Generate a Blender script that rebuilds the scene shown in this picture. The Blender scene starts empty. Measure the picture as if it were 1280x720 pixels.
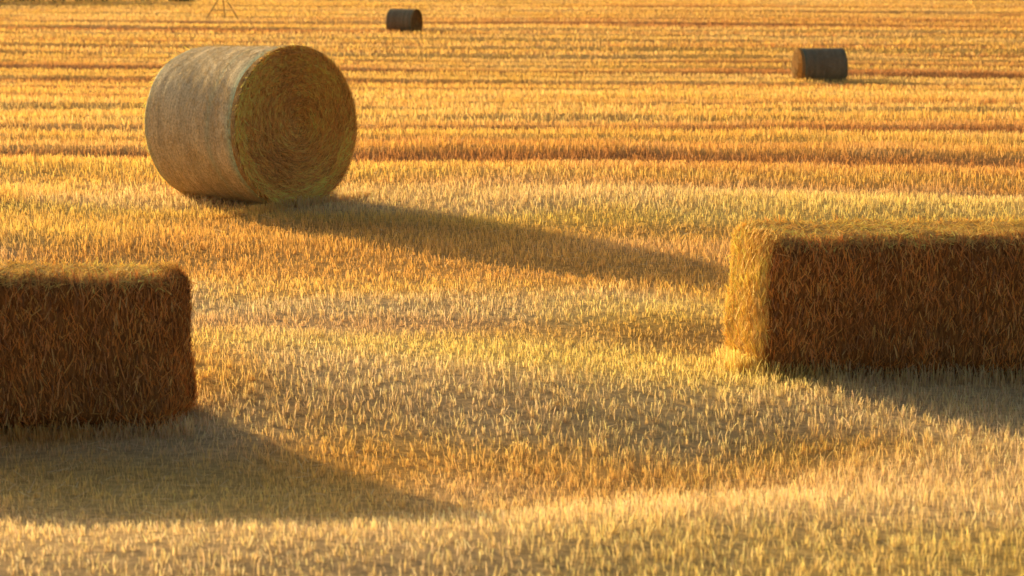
import bpy, math, numpy as np
from mathutils import Vector, Matrix
rng=np.random.default_rng(7)
scene=bpy.context.scene
scene.view_settings.view_transform='Standard'
scene.view_settings.look='None'
scene.view_settings.exposure=0

# ---------------------------------------------------------------- noise
TAB=np.random.default_rng(11).random((256,256))
def vn(x,y,s=0):
    x=np.asarray(x,float)+s*17.31; y=np.asarray(y,float)+s*9.77
    xi=np.floor(x).astype(int); yi=np.floor(y).astype(int)
    fx=x-xi; fy=y-yi
    fx=fx*fx*fx*(fx*(fx*6-15)+10); fy=fy*fy*fy*(fy*(fy*6-15)+10)
    a=TAB[xi%256,yi%256]; b=TAB[(xi+1)%256,yi%256]
    c=TAB[xi%256,(yi+1)%256]; d=TAB[(xi+1)%256,(yi+1)%256]
    return (a*(1-fx)+b*fx)*(1-fy)+(c*(1-fx)+d*fx)*fy
def fbm(x,y,s=0,o=3):
    t=0;a=1;n=0
    for i in range(o):
        t=t+a*vn(x*2**i,y*2**i,s+i*3); n+=a; a*=.5
    return t/n
def sp(t): return np.logaddexp(0,t)
def sstep(a,b,x):
    t=np.clip((x-a)/(b-a),0,1); return t*t*(3-2*t)

def rowv(x,y):
    return y+0.11*x+1.5*(vn(x*.06,y*.09,2)-.5)+.5*(vn(x*.3,y*.3,5)-.5)*(1-.6*sstep(20,40,y))
def rows(x,y):
    """-1..1 drill/harvest row profile, irregular spacing"""
    v=rowv(x,y)
    a=np.sin(2*np.pi*v/2.7+2.5*vn(v*.21,x*.02,31))
    b=np.sin(2*np.pi*v/6.3+1.3)
    return .65*a+.35*b
def terr(x,y):
    x=np.asarray(x,float); y=np.asarray(y,float)
    z=-.067*(2*sp((y-24)/2)-3*sp((y-61)/3))
    v=rowv(x,y)
    near=1-sstep(14,24,y)
    far=sstep(18,32,y)
    und=(.042+.085*far)*rows(x,y)*(.6+.6*vn(x*.06,v*.3,8))
    und=und+.11*(vn(x*.13,v*.42,3)-.5)
    und=und+.17*near*(vn(x*.30+.2*y,v*.55,6)-.5)
    und=und+.035*(vn(x*.9,y*1.3,9)-.5)
    und=und*(1-.6*np.exp(-((x+.6)/3.2)**2-((y-16.2)/2.6)**2))
    fade=1-sstep(160,260,y)
    z=z+und*fade
    g=np.exp(-(((x+2.65)**2+(y-19.6)**2)/2.0**2))
    z=z*(1-g)-.045*g
    line=8.25+np.where(x>-.42,.44,.12)*(x+.42)+.25*(vn(x*.8,y*0,14)-.5)
    z=z+.14*(1-sstep(line-.6,line+.8,y))*sstep(-6,2,y)
    z=z+14*sstep(260,1500,y)*(.6+.8*vn(x*.002,y*.002,4))
    return z

# ---------------------------------------------------------------- mesh helpers
def new_obj(name,verts,faces,parent=None,mat=None,smooth=True):
    me=bpy.data.meshes.new(name)
    verts=np.asarray(verts,np.float32); faces=np.asarray(faces,np.int32)
    n=faces.shape[1]
    me.vertices.add(len(verts)); me.vertices.foreach_set('co',verts.ravel())
    me.loops.add(faces.size); me.loops.foreach_set('vertex_index',faces.ravel())
    me.polygons.add(len(faces))
    me.polygons.foreach_set('loop_start',np.arange(0,faces.size,n,dtype=np.int32))
    me.polygons.foreach_set('loop_total',np.full(len(faces),n,dtype=np.int32))
    if smooth: me.polygons.foreach_set('use_smooth',np.ones(len(faces),bool))
    me.update(calc_edges=True)
    ob=bpy.data.objects.new(name,me)
    scene.collection.objects.link(ob)
    if mat: me.materials.append(mat)
    if parent: ob.parent=parent
    return ob
def set_col(ob,cols):
    a=ob.data.color_attributes.new('Col','FLOAT_COLOR','POINT')
    c=np.ones((len(cols),4),np.float32); c[:,:3]=cols
    a.data.foreach_set('color',c.ravel())
def norm(v): return v/np.maximum(np.linalg.norm(v,axis=1,keepdims=True),1e-9)
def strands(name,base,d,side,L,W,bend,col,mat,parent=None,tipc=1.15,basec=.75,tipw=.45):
    """flat tapered straws: base point, unit dir, unit side, length, width, bend vector, colour"""
    L=L[:,None]; W=W[:,None]
    p0=base; p1=base+d*L*.55+bend*.3; p2=base+d*L+bend
    v=np.stack([p0-side*W*.5,p0+side*W*.5,p1+side*W*.5,p1-side*W*.5,
                p2+side*W*.5*tipw,p2-side*W*.5*tipw],1).reshape(-1,3)
    n=len(base); i=np.arange(n)[:,None]*6
    f=np.concatenate([i+np.array([[0,1,2,3]]),i+np.array([[3,2,4,5]])],0)
    ob=new_obj(name,v,f,parent,mat,False)
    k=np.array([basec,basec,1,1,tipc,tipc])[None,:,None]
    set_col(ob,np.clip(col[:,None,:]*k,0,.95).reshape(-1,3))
    return ob
def empty(name,loc,rz=0,ry=0):
    e=bpy.data.objects.new(name,None); e.location=loc; e.rotation_euler=(0,ry,rz)
    e.empty_display_size=.3
    scene.collection.objects.link(e); return e

# ---------------------------------------------------------------- materials
def nmat(name):
    m=bpy.data.materials.new(name); m.use_nodes=True
    nt=m.node_tree; nt.nodes.clear()
    out=nt.nodes.new('ShaderNodeOutputMaterial')
    return m,nt,out
def straw_mat(name,trans=.4,gloss=.06):
    m,nt,out=nmat(name); N=nt.nodes.new; Lk=nt.links.new
    at=N('ShaderNodeAttribute'); at.attribute_name='Col'
    d=N('ShaderNodeBsdfDiffuse'); t=N('ShaderNodeBsdfTranslucent'); g=N('ShaderNodeBsdfGlossy')
    g.inputs['Roughness'].default_value=.45
    g.inputs['Color'].default_value=(1,.85,.6,1)
    mx=N('ShaderNodeMixShader'); mx.inputs[0].default_value=trans
    m2=N('ShaderNodeMixShader'); m2.inputs[0].default_value=gloss
    Lk(at.outputs['Color'],d.inputs['Color']); Lk(at.outputs['Color'],t.inputs['Color'])
    Lk(d.outputs[0],mx.inputs[1]); Lk(t.outputs[0],mx.inputs[2])
    Lk(mx.outputs[0],m2.inputs[1]); Lk(g.outputs[0],m2.inputs[2])
    Lk(m2.outputs[0],out.inputs[0])
    return m
M_stub=straw_mat('stubble_straw',.66,.06)
M_straw=straw_mat('bale_straw',.36,.05)

def ground_mat():
    m,nt,out=nmat('field_soil_and_straw'); N=nt.nodes.new; Lk=nt.links.new
    at=N('ShaderNodeAttribute'); at.attribute_name='Col'
    geo=N('ShaderNodeNewGeometry')
    mp=N('ShaderNodeMapping'); mp.inputs['Scale'].default_value=(6,14,6)
    Lk(geo.outputs['Position'],mp.inputs['Vector'])
    n1=N('ShaderNodeTexNoise'); n1.inputs['Scale'].default_value=1.5; n1.inputs['Detail'].default_value=8
    n1.inputs['Roughness'].default_value=.7
    Lk(mp.outputs[0],n1.inputs['Vector'])
    cr=N('ShaderNodeValToRGB'); cr.color_ramp.elements[0].position=.3; cr.color_ramp.elements[1].position=.7
    cr.color_ramp.elements[0].color=(.5,.45,.4,1); cr.color_ramp.elements[1].color=(1.2,1.15,1.1,1)
    Lk(n1.outputs['Fac'],cr.inputs[0])
    mu=N('ShaderNodeMix'); mu.data_type='RGBA'; mu.blend_type='MULTIPLY'; mu.inputs['Factor'].default_value=1
    Lk(at.outputs['Color'],mu.inputs[6]); Lk(cr.outputs[0],mu.inputs[7])
    b=N('ShaderNodeBsdfPrincipled'); b.inputs['Roughness'].default_value=.95
    b.inputs['Specular IOR Level'].default_value=.1
    Lk(mu.outputs[2],b.inputs['Base Color'])
    bp=N('ShaderNodeBump'); bp.inputs['Strength'].default_value=.8; bp.inputs['Distance'].default_value=.05
    Lk(n1.outputs['Fac'],bp.inputs['Height']); Lk(bp.outputs[0],b.inputs['Normal'])
    Lk(b.outputs[0],out.inputs[0]); return m
M_ground=ground_mat()

def core_mat(name,c0,c1,scale=(30,30,30)):
    m,nt,out=nmat(name); N=nt.nodes.new; Lk=nt.links.new
    tc=N('ShaderNodeTexCoord'); mp=N('ShaderNodeMapping'); mp.inputs['Scale'].default_value=scale
    Lk(tc.outputs['Object'],mp.inputs[0])
    n=N('ShaderNodeTexNoise'); n.inputs['Scale'].default_value=1; n.inputs['Detail'].default_value=6; n.inputs['Roughness'].default_value=.7
    Lk(mp.outputs[0],n.inputs['Vector'])
    cr=N('ShaderNodeValToRGB'); cr.color_ramp.elements[0].position=.35; cr.color_ramp.elements[1].position=.68
    cr.color_ramp.elements[0].color=(*c0,1); cr.color_ramp.elements[1].color=(*c1,1)
    Lk(n.outputs['Fac'],cr.inputs[0])
    b=N('ShaderNodeBsdfPrincipled'); b.inputs['Roughness'].default_value=.9; b.inputs['Specular IOR Level'].default_value=.15
    Lk(cr.outputs[0],b.inputs['Base Color'])
    bp=N('ShaderNodeBump'); bp.inputs['Strength'].default_value=.9; bp.inputs['Distance'].default_value=.02
    Lk(n.outputs['Fac'],bp.inputs['Height']); Lk(bp.outputs[0],b.inputs['Normal'])
    Lk(b.outputs[0],out.inputs[0]); return m
M_core=core_mat('packed_straw',(.12,.045,.010),(.44,.20,.055),(60,60,12))  # dark tone puts the backlit front's shade into the colour
M_core_lit=core_mat('packed_straw_lit',(.45,.26,.07),(.85,.56,.18),(60,60,12))  # lighter copy of the core: sunlight painted into left end and top
M_coreR=core_mat('packed_round_straw',(.34,.16,.04),(.72,.42,.12),(20,20,20))

def net_mat():
    m,nt,out=nmat('net_wrap'); N=nt.nodes.new; Lk=nt.links.new
    at=N('ShaderNodeAttribute'); at.attribute_name='Col'
    tc=N('ShaderNodeTexCoord')
    mp=N('ShaderNodeMapping'); mp.inputs['Scale'].default_value=(90,7,7)
    Lk(tc.outputs['Object'],mp.inputs[0])
    n=N('ShaderNodeTexNoise'); n.inputs['Scale'].default_value=1; n.inputs['Detail'].default_value=5; n.inputs['Roughness'].default_value=.65
    Lk(mp.outputs[0],n.inputs['Vector'])
    mp2=N('ShaderNodeMapping'); mp2.inputs['Scale'].default_value=(50,50,50)
    Lk(tc.outputs['Object'],mp2.inputs[0])
    n2=N('ShaderNodeTexNoise'); n2.inputs['Scale'].default_value=1; n2.inputs['Detail'].default_value=4
    Lk(mp2.outputs[0],n2.inputs['Vector'])
    ad=N('ShaderNodeMath'); ad.operation='ADD'; Lk(n.outputs['Fac'],ad.inputs[0]); Lk(n2.outputs['Fac'],ad.inputs[1])
    hf=N('ShaderNodeMath'); hf.operation='MULTIPLY'; hf.inputs[1].default_value=.5; Lk(ad.outputs[0],hf.inputs[0])
    cr=N('ShaderNodeValToRGB'); cr.color_ramp.elements[0].position=.36; cr.color_ramp.elements[1].position=.64
    cr.color_ramp.elements[0].color=(.55,.5,.42,1); cr.color_ramp.elements[1].color=(1.25,1.25,1.2,1)
    Lk(hf.outputs[0],cr.inputs[0])
    mu=N('ShaderNodeMix'); mu.data_type='RGBA'; mu.blend_type='MULTIPLY'; mu.inputs['Factor'].default_value=1
    Lk(at.outputs['Color'],mu.inputs[6]); Lk(cr.outputs[0],mu.inputs[7])
    b=N('ShaderNodeBsdfPrincipled'); b.inputs['Roughness'].default_value=.7; b.inputs['Specular IOR Level'].default_value=.2
    Lk(mu.outputs[2],b.inputs['Base Color'])
    bp=N('ShaderNodeBump'); bp.inputs['Strength'].default_value=.5; bp.inputs['Distance'].default_value=.01
    Lk(hf.outputs[0],bp.inputs['Height']); Lk(bp.outputs[0],b.inputs['Normal'])
    Lk(b.outputs[0],out.inputs[0]); return m
M_net=net_mat()

# ---------------------------------------------------------------- field colours
GOLD=np.array([.95,.60,.16]); PALE=np.array([.95,.75,.44]); GREEN=np.array([.95,.72,.18]); BROWN=np.array([.60,.28,.09])
def fieldcol(x,y):
    v=rowv(x,y)
    c=np.tile(GOLD,(len(x),1))
    near=1-sstep(15,26,y)
    a=sstep(.40,.64,vn(x*.22+.1*y,v*.5,12)*.7+.3*vn(x*1.1,y*1.4,13))[:,None]*(.20+.5*near)[:,None]
    a=np.maximum(a,(.7*(1-sstep(8.6,9.6,y-.4*x))[:,None]))
    c=c*(1-a)+PALE*a
    a=sstep(.55,.8,vn(x*.35,v*.7,15))[:,None]*.7*near[:,None]
    c=c*(1-a)+GREEN*a
    r=rows(x,y)
    m_=.40*vn(x*.035,v*.7,18)+.2*vn(x*.1,v*1.9,19)+.40*(.5-.5*r)  # brown straw strips, with shadow streaks painted into the row troughs
    a=(sstep(.42,.64,m_)*(1-.65*near))[:,None]
    c=c*(1-a)+BROWN*a
    return c

# ---------------------------------------------------------------- ground sheet
def grow(a,b,s0,r):
    o=[a];s=s0
    while o[-1]<b: o.append(o[-1]+s); s*=r
    return o
xs=np.arange(-14,14.01,.14); ext=np.array(grow(14.2,3500,.2,1.07))
xs=np.concatenate([-ext[::-1],xs,ext])
ys=np.concatenate([np.arange(-60,5,2.5),np.arange(5,30,.09),np.array(grow(30,3500,.1,1.011))])
X,Y=np.meshgrid(xs,ys)
Z=terr(X,Y)
V=np.stack([X,Y,Z],-1).reshape(-1,3)
ny,nx=X.shape
idx=np.arange(ny*nx).reshape(ny,nx)
F=np.stack([idx[:-1,:-1],idx[:-1,1:],idx[1:,1:],idx[1:,:-1]],-1).reshape(-1,4)
ground=new_obj('stubble_field_ground',V,F,None,M_ground)
gc=fieldcol(V[:,0],V[:,1])
k=(.80+.15*sstep(60,130,V[:,1]))[:,None]  # far colour lifted, standing in for sun-caught stubble and haze
set_col(ground,gc*k)

# ---------------------------------------------------------------- stubble (one mesh)
def scatter(y0,y1,dens,marg):
    wmax=.268*y1*1.04+marg
    n=int(dens*(y1-y0)*2*wmax)
    y=rng.uniform(y0,y1,n); x=rng.uniform(-wmax,wmax,n)
    k=np.abs(x)<.268*y*1.04+marg
    return x[k],y[k]
bands=[(7.0,10,1900,1.2,.0037,.056),(10,14,1450,1.2,.0046,.056),(14,20,900,1.5,.0060,.058),
       (20,30,520,2,.0085,.064),(30,45,240,3,.013,.076),(45,75,110,4,.019,.086),(75,140,54,6,.030,.10)]
PX=[];PY=[];PW=[];PH=[]
for y0,y1,dn,mg,w,h in bands:
    x,y=scatter(y0,y1,dn,mg)
    if y1<=20:
        q=rng.random(len(x))<.5
        gx=np.round(x/.085); gy=np.round(y/.085)
        ox=(np.modf(np.abs(np.sin(gx*12.9898+gy*78.233)*43758.5))[0]-.5)*.08
        oy=(np.modf(np.abs(np.sin(gx*39.346+gy*11.135)*24634.6))[0]-.5)*.08
        x=np.where(q,gx*.085+ox+rng.normal(0,.012,len(x)),x)
        y=np.where(q,gy*.085+oy+rng.normal(0,.012,len(y)),y)
    PX.append(x);PY.append(y);PW.append(np.full(len(x),w));PH.append(np.full(len(x),h))
def fringe(xa,xb,yc,dy,n,h=.10):
    PX.append(rng.uniform(xa,xb,n)); PY.append(yc+rng.normal(0,dy,n)); PW.append(np.full(n,.0045)); PH.append(np.full(n,h))
fringe(-4.0,-1.80,10.52,.06,1800,.10)
fringe(1.48,4.3,11.58,.06,2000,.105)
n=900; PX.append(1.44+rng.normal(0,.05,n)); PY.append(rng.uniform(11.6,12.3,n)); PW.append(np.full(n,.005)); PH.append(np.full(n,.10))
n=1800; a=rng.uniform(-1.05,1.05,n); PX.append(-2.14+.669*a+rng.normal(0,.05,n)); PY.append(19.22+.743*a+rng.normal(0,.05,n)); PW.append(np.full(n,.006)); PH.append(np.full(n,.10)*(1-.5*np.abs(a)))
x=np.concatenate(PX);y=np.concatenate(PY);w=np.concatenate(PW);h=np.concatenate(PH)
n=len(x); print('stubble blades',n)
v=rowv(x,y)
hm=.50+.5*vn(x*.25,v*1.1,21)+.4*vn(x*3.1,y*3.1,22)+.5*(.5+.5*rows(x,y))*sstep(12,24,y)
L=h*hm*rng.uniform(.55,1.35,n)
W=w*rng.uniform(.6,1.4,n)
ang=rng.uniform(0,2*np.pi,n)
lean=np.abs(rng.normal(0,.22,n)); la=rng.uniform(0,2*np.pi,n)
d=norm(np.stack([np.cos(la)*lean,np.sin(la)*lean,np.ones(n)],1))
side=np.stack([np.cos(ang),np.sin(ang),np.zeros(n)],1)
base=np.stack([x,y,terr(x,y)-.008],1)
ba=rng.uniform(0,2*np.pi,n); bm=L*rng.uniform(0,.3,n)
bend=np.stack([np.cos(ba)*bm,np.sin(ba)*bm,-bm*.25],1)
col=fieldcol(x,y)*rng.uniform(.82,1.2,n)[:,None]
col[:,2]*=rng.uniform(.8,1.25,n)
dk=rng.random(n)<.07; col[dk]*=.5
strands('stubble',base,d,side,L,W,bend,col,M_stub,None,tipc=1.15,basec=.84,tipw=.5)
x,y=scatter(7.2,22,60,1.2); n=len(x)
a=rng.uniform(0,2*np.pi,n)
d=norm(np.stack([np.cos(a),np.sin(a),rng.normal(0,.25,n)],1))
side=norm(np.cross(d,np.tile([0,0,1.],(n,1)))+rng.normal(0,.2,(n,3)))
base=np.stack([x,y,terr(x,y)+rng.uniform(.015,.06,n)],1)
strands('loose_straw',base,d,side,rng.uniform(.04,.12,n),rng.uniform(.003,.005,n),rng.normal(0,.01,(n,3)),
        PALE*rng.uniform(.7,1.15,n)[:,None],M_stub)

# ---------------------------------------------------------------- round bale
def round_bale(name,loc,yaw,R,Ln,tone=1.0,detail=1.0,seed=1,tilt=0):
    r_=np.random.default_rng(seed)
    e=empty(name,loc,yaw,tilt)
    na=int(220*detail); 
    er=.05*R/.8
    prof=[]
    H=Ln/2
    nf=int(56*detail)
    for i in range(nf): prof.append((H,(R-er)*(i+.02)/nf,0))
    for i in range(7):
        t=i/6*math.pi/2; prof.append((H-er+er*math.cos(t),R-er+er*math.sin(t),1))
    nb=int(60*detail)
    for i in range(1,nb): prof.append((H-er-(Ln-2*er)*i/nb,R,2))
    for i in range(7):
        t=math.pi/2-i/6*math.pi/2; prof.append((-(H-er+er*math.cos(t)),R-er+er*math.sin(t),3))
    for i in range(12): prof.append((-H,(R-er)*(1-(i+.5)/12.2),4))
    P=np.array(prof); npf=len(P)
    th=np.linspace(0,2*np.pi,na,endpoint=False)
    A,T=np.meshgrid(P[:,0],th,indexing='ij'); RR=np.meshgrid(P[:,1],th,indexing='ij')[0]
    zone=np.meshgrid(P[:,2],th,indexing='ij')[0]
    cx,cy=np.cos(T),np.sin(T)
    lump=.022*(fbm(cx*1.7+5,cy*1.7+A*1.5+5,seed,3)-.5)*2*(R/.8)
    band=.005*(vn(A*14+3,cx*1.2+cy*.7+4,seed+5)-.5)*(zone==2)
    rr=RR*(1+lump*np.clip(RR/R,0,1))+band
    fz=(zone<=1)
    spir=np.sin(2*np.pi*(RR/.075+T/(2*np.pi)))
    A=A+np.where(fz,(.008*spir+.035*(fbm(cx*RR*7+9,cy*RR*7+9,seed+4,4)-.5)-.04*np.exp(-(RR/.18)**2)+.02*(1-(RR/R)**2)),0)
    yy=rr*cx; zz=rr*cy
    zz=np.where(zz<-.93*R,-.93*R+(zz+.93*R)*.25,zz)
    zz=zz+.948*R
    Vv=np.stack([A,yy,zz],-1).reshape(-1,3)
    ii=np.arange(npf*na).reshape(npf,na); jj=np.roll(ii,-1,1)
    Fa=np.stack([ii[:-1],ii[1:],jj[1:],jj[:-1]],-1).reshape(-1,4)
    zf=np.repeat(P[:-1,2],na)
    ob=new_obj('bale_body',Vv,Fa,e,M_coreR)
    ob.data.materials.append(M_net)
    mi=np.where((zf>=2)&(zf<=3),1,0).astype(np.int32)
    ob.data.polygons.foreach_set('material_index',mi)
    ax=A.reshape(-1)/H; 
    c=np.tile(np.array([.78,.62,.36]),(len(Vv),1))
    nb_=(vn(ax*9+3,T.reshape(-1)*.6,seed+7))[:,None]
    c=c*(.8+.4*nb_)
    g=np.exp(-((ax-.9)/.10)**2)*.8+np.exp(-((ax-.42)/.05)**2)*.25+np.exp(-((ax+.93)/.07)**2)*.3
    c=c*(1-g[:,None])+np.array([.44,.66,.44])*g[:,None]
    set_col(ob,c*tone)
    n=int(26000*detail*detail)
    for sgn in (1,-1):
        m=n if sgn>0 else n//4
        rad=(R-.012)*np.sqrt(r_.random(m)); t=r_.uniform(0,2*np.pi,m)
        jit=r_.normal(0,.5,m)
        tang=np.stack([np.zeros(m),-np.sin(t),np.cos(t)],1); radv=np.stack([np.zeros(m),np.cos(t),np.sin(t)],1)
        d=tang*np.cos(jit)[:,None]+radv*np.sin(jit)[:,None]
        d[:,0]+=sgn*np.abs(r_.normal(0,.22,m)); d=norm(d)
        if sgn>0:
            off=.008*np.sin(2*np.pi*(rad/.075+t/(2*np.pi)))-.04*np.exp(-(rad/.18)**2)+.02*(1-(rad/R)**2)
        else: off=0*rad
        b=np.stack([sgn*(H+off+r_.uniform(-.008,.014,m)),rad*np.cos(t),rad*np.sin(t)],1)
        Ls=r_.uniform(.03,.11,m)*(R/.8)*np.clip(rad/.25,.35,1)
        ok=b[:,2]>-.93*R; 
        b[:,2]+=.948*R
        s=norm(np.cross(d,np.tile([sgn*1.,0,0],(m,1)))+r_.normal(0,.35,(m,3)))
        ph=vn(rad*3,t*.9,seed+6)*2.4
        ringv=.5+.5*np.sin(2*np.pi*(rad/.075+t/(2*np.pi))+1.2+ph)
        ring2=vn(rad*14,t*.5,seed+2)
        patch=vn(rad*np.cos(t)*4+9,rad*np.sin(t)*4+9,seed+3)
        cc=np.array([1.25,.66,.15])*((.36+.34*ringv+.5*ring2+.3*patch)*r_.uniform(.5,1.4,m))[:,None]
        strands('face_straw' if sgn>0 else 'rear_face_straw',b[ok],d[ok],s[ok],Ls[ok],r_.uniform(.0035,.007,m)[ok]/detail,
                -radv[ok]*(Ls[ok]**2/(2*np.maximum(rad[ok],.08)))[:,None]*.8,cc[ok]*tone,M_straw,e,1.1,.9,.6)
    m=int(17000*detail*detail)
    t=r_.uniform(0,2*np.pi,m); a=r_.uniform(-H,H,m)
    rim=r_.random(m)<.3; a=np.where(rim,H-np.abs(r_.normal(0,.03,m)),a)
    radv=np.stack([np.zeros(m),np.cos(t),np.sin(t)],1); tang=np.stack([np.zeros(m),-np.sin(t),np.cos(t)],1)
    d=norm(tang*r_.choice([-1,1],m)[:,None]+radv*np.abs(r_.normal(0,.22,m))[:,None]+np.stack([r_.normal(0,.35,m),0*t,0*t],1))
    b=radv*(R*(1+.0*t))[:,None]*1.002; b[:,0]=a
    ok=b[:,2]>-.9*R; b[:,2]+=.948*R
    s=norm(np.cross(d,radv)+r_.normal(0,.3,(m,3)))
    cc=np.array([.92,.68,.30])*r_.uniform(.5,1.1,m)[:,None]
    strands('barrel_straw',b[ok],d[ok],s[ok],r_.uniform(.02,.07,m)[ok],r_.uniform(.002,.004,m)[ok]/detail,np.zeros((ok.sum(),3)),cc[ok]*tone,M_straw,e,1.05,.9,.6)
    return e
def tz(x,y): return float(terr(np.array([x]),np.array([y]))[0])
bx,by=-2.68,19.75
round_bale('round_hay_bale',(bx,by,-.045),math.radians(-42),.81,1.47,1.0,1.0,1,math.radians(-2.5))
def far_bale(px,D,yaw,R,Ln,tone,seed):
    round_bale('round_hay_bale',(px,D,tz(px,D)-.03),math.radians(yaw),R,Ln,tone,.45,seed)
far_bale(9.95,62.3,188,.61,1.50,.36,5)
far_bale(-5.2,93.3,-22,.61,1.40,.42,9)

# ---------------------------------------------------------------- square bale
def square_bale(name,loc,yaw,Lx,Wy,Hz,shear,seed,dens=4300,rad=.14):
    r_=np.random.default_rng(seed)
    e=empty(name,loc,yaw)
    hx,hy,hz=Lx/2,Wy/2,Hz/2
    st=.022
    def rnd(p):
        ext=np.array([hx,hy,hz]); 
        q=np.clip(p,-(ext-rad),ext-rad); dd=p-q
        nn=norm(dd); return q+nn*rad,nn
    def finish(p,nn):
        fl=np.sin(p[:,0]*2*np.pi/.17+2*vn(p[:,0]*2,p[:,2]*2,seed))
        b=.030*(fbm(p[:,0]*4+p[:,1]*3+7,p[:,2]*4+p[:,1]*2+7,seed,4)-.5)*2+.006*fl
        p=p+nn*b[:,None]
        top=(p[:,2]>0)
        p[:,2]+=np.where(top,.03*(vn(p[:,0]*1.3,p[:,1]*1.3,seed+3)-.5),0)
        p[:,0]+=shear*(p[:,1]/Wy)
        p[:,0]*=1+.02*(.5-p[:,2]/Hz)
        p[:,2]+=hz
        return p
    Vs=[];Fs=[];o=0;MI=[]
    ext=[hx,hy,hz]
    for ax in range(3):
        u,v_=[i for i in range(3) if i!=ax]
        nu=max(2,int(2*ext[u]/st)); nv=max(2,int(2*ext[v_]/st))
        gu,gv=np.meshgrid(np.linspace(-ext[u],ext[u],nu),np.linspace(-ext[v_],ext[v_],nv),indexing='ij')
        for sg in (-1,1):
            p=np.zeros((nu*nv,3)); p[:,u]=gu.ravel(); p[:,v_]=gv.ravel(); p[:,ax]=sg*ext[ax]
            p,nn=rnd(p); Vs.append(finish(p,nn))
            ii=np.arange(nu*nv).reshape(nu,nv)+o; o+=nu*nv
            f=np.stack([ii[:-1,:-1],ii[1:,:-1],ii[1:,1:],ii[:-1,1:]],-1).reshape(-1,4)
            flip=(sg>0) if ax!=1 else (sg<0)
            Fs.append(f if flip else f[:,::-1])
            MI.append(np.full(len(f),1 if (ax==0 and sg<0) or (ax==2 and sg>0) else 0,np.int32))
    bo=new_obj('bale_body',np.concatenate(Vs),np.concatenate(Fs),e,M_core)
    bo.data.materials.append(M_core_lit)
    bo.data.polygons.foreach_set('material_index',np.concatenate(MI))
    for ax in range(3):
        u,v_=[i for i in range(3) if i!=ax]
        area=4*ext[u]*ext[v_]
        for sg in (-1,1):
            if ax==2 and sg<0: continue
            dn=dens if not(ax==1 and sg>0) else dens*.3
            if ax!=1: dn*=1.3
            m=int(dn*area)
            p=np.zeros((m,3)); p[:,u]=r_.uniform(-ext[u],ext[u],m); p[:,v_]=r_.uniform(-ext[v_],ext[v_],m); p[:,ax]=sg*ext[ax]
            p0=p.copy()
            p,nn=rnd(p); p=finish(p,nn)
            rv=r_.normal(0,1,(m,3))
            if ax!=2:
                rv=rv*np.array([.32,.32,.32])+np.array([0,0,1.])*r_.choice([-1,1],m,p=[.3,.7])[:,None]
            rv=rv-nn*np.sum(rv*nn,1)[:,None]
            out=.26 if ax!=0 else .19
            d=norm(norm(rv)+nn*np.abs(r_.normal(.08,out,m))[:,None])
            s=norm(np.cross(d,nn)+r_.normal(0,.35,(m,3)))
            L_=r_.uniform(.035,.11,m)
            if ax==2: L_*=.85
            W_=r_.uniform(.0035,.0075,m)
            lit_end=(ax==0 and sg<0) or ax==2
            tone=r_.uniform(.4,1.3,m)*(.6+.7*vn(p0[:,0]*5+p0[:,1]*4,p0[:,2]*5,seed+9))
            if lit_end: tone=.50+.55*tone; cc=np.array([1.1,.73,.18])*tone[:,None]  # sunlight on left end and top painted as brighter straw
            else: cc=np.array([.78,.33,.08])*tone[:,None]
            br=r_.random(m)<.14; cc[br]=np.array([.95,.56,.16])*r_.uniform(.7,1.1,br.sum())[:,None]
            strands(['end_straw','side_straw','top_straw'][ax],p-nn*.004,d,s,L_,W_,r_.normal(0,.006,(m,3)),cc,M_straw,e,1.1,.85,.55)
    return e
Lr=2.7; cxr,cyr=1.48+Lr/2,11.93
square_bale('square_hay_bale',(cxr,cyr,tz(1.9,11.6)-.02),math.radians(1.0),Lr,.66,.90,-.16,21)
Ll=2.05; cxl,cyl=-1.90-Ll/2,10.82
square_bale('square_hay_bale',(cxl,cyl,tz(-2.2,10.7)-.02),math.radians(-1.5),Ll,.50,.915,.03,33)

# ---------------------------------------------------------------- hedgerow far left
r_=np.random.default_rng(3)
n=30000
t=r_.random(n); hx=-75+t*54; hy=119+t*9+r_.normal(0,.6,n)
hh=(1.6+.9*vn(hx*.35,hx*0,2))*(1-sstep(.9,1,t)*.8)
hz=r_.random(n)**.8*hh
gap=vn(hx*1.2,hz*1.6,7)>.25
hx,hy,hz=hx[gap],hy[gap],hz[gap]; n=len(hx)
b=np.stack([hx,hy,hz+terr(hx,hy)],1)
d=norm(r_.normal(0,1,(n,3))); s=norm(np.cross(d,r_.normal(0,1,(n,3))))
cc=np.array([.07,.075,.03])*r_.uniform(.5,1.5,n)[:,None]
strands('hedgerow',b,d,s,r_.uniform(.08,.2,n),r_.uniform(.06,.14,n),np.zeros((n,3)),cc,M_stub)

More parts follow.
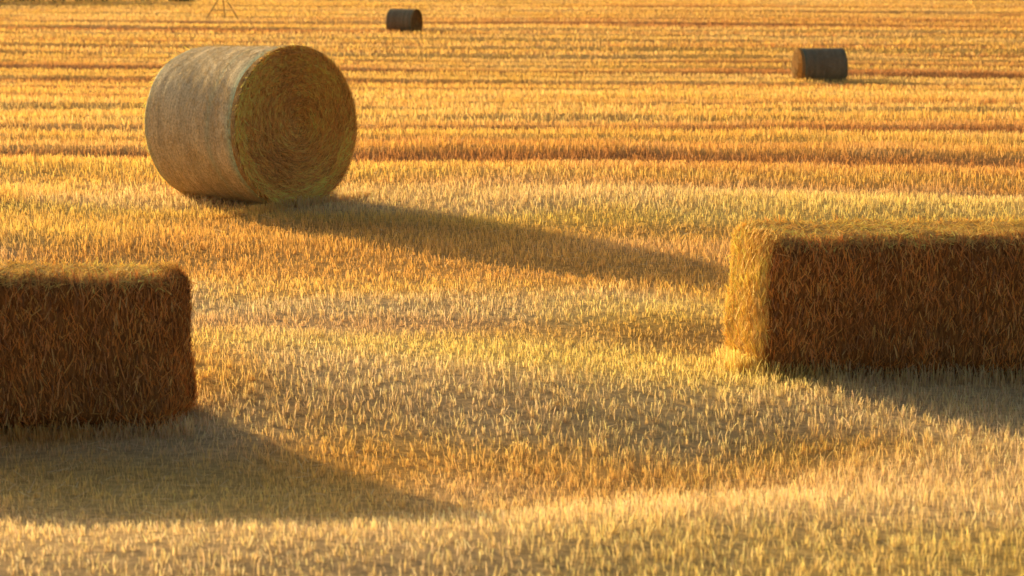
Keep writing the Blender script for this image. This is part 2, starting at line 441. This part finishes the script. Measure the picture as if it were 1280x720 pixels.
# ---------------------------------------------------------------- wooden tripod far left
M_wood=core_mat('weathered_wood',(.20,.12,.07),(.36,.24,.13),(8,8,8))
tx,ty=-15.3,102.5; tp=empty('wooden_tripod',(tx,ty,tz(tx,ty)))
def pole(p,q,r,name):
    p=Vector(p);q=Vector(q);dd=(q-p); a=dd.orthogonal().normalized(); c=dd.normalized().cross(a)
    vs=[];K=8
    for s_ in range(5):
        f=s_/4
        for k_ in range(K):
            an=2*math.pi*k_/K; rr=r*(1-.35*f)
            vs.append(p+dd*f+(a*math.cos(an)+c*math.sin(an))*rr)
    fs=[(s_*K+k_,s_*K+(k_+1)%K,(s_+1)*K+(k_+1)%K,(s_+1)*K+k_) for s_ in range(4) for k_ in range(K)]
    new_obj(name,[tuple(v_) for v_ in vs],fs,tp,M_wood)
pole((-.95,-.3,0),(.12,.05,1.75),.03,'leg_1')
pole((.95,-.3,0),(-.12,.05,1.75),.03,'leg_2')
pole((.0,.9,0),(0,-.06,1.75),.03,'leg_3')
pole((-.55,-.16,.62),(.55,-.16,.62),.02,'brace')

# ---------------------------------------------------------------- light
el=math.radians(13.2); az=(-.63,.777)
sd=Vector((az[0]*math.cos(el),az[1]*math.cos(el),math.sin(el))).normalized()
su=bpy.data.lights.new('sun','SUN'); su.energy=5.0; su.angle=math.radians(.6); su.color=(1,.69,.31)
so=bpy.data.objects.new('sun',su); scene.collection.objects.link(so)
so.rotation_euler=sd.to_track_quat('Z','Y').to_euler(); so.location=(-20,30,20)
w=bpy.data.worlds.new('World'); scene.world=w; w.use_nodes=True
nt=w.node_tree; bg=nt.nodes['Background']
sky=nt.nodes.new('ShaderNodeTexSky'); sky.sky_type='NISHITA'; sky.sun_disc=False
sky.sun_elevation=el; sky.sun_rotation=math.atan2(az[0],az[1])
sky.dust_density=5.0; sky.air_density=1.0; sky.ozone_density=.5
nt.links.new(sky.outputs[0],bg.inputs[0]); bg.inputs[1].default_value=.15

# ---------------------------------------------------------------- camera
cam=bpy.data.cameras.new('camera'); co=bpy.data.objects.new('camera',cam); scene.collection.objects.link(co)
cam.sensor_width=36; cam.lens=67.5; cam.clip_end=6000; cam.clip_start=.1
co.location=(0,0,2.8); co.rotation_euler=(math.radians(90-10.85),0,0)
cam.dof.use_dof=True; cam.dof.focus_distance=15; cam.dof.aperture_fstop=3.2
scene.camera=co
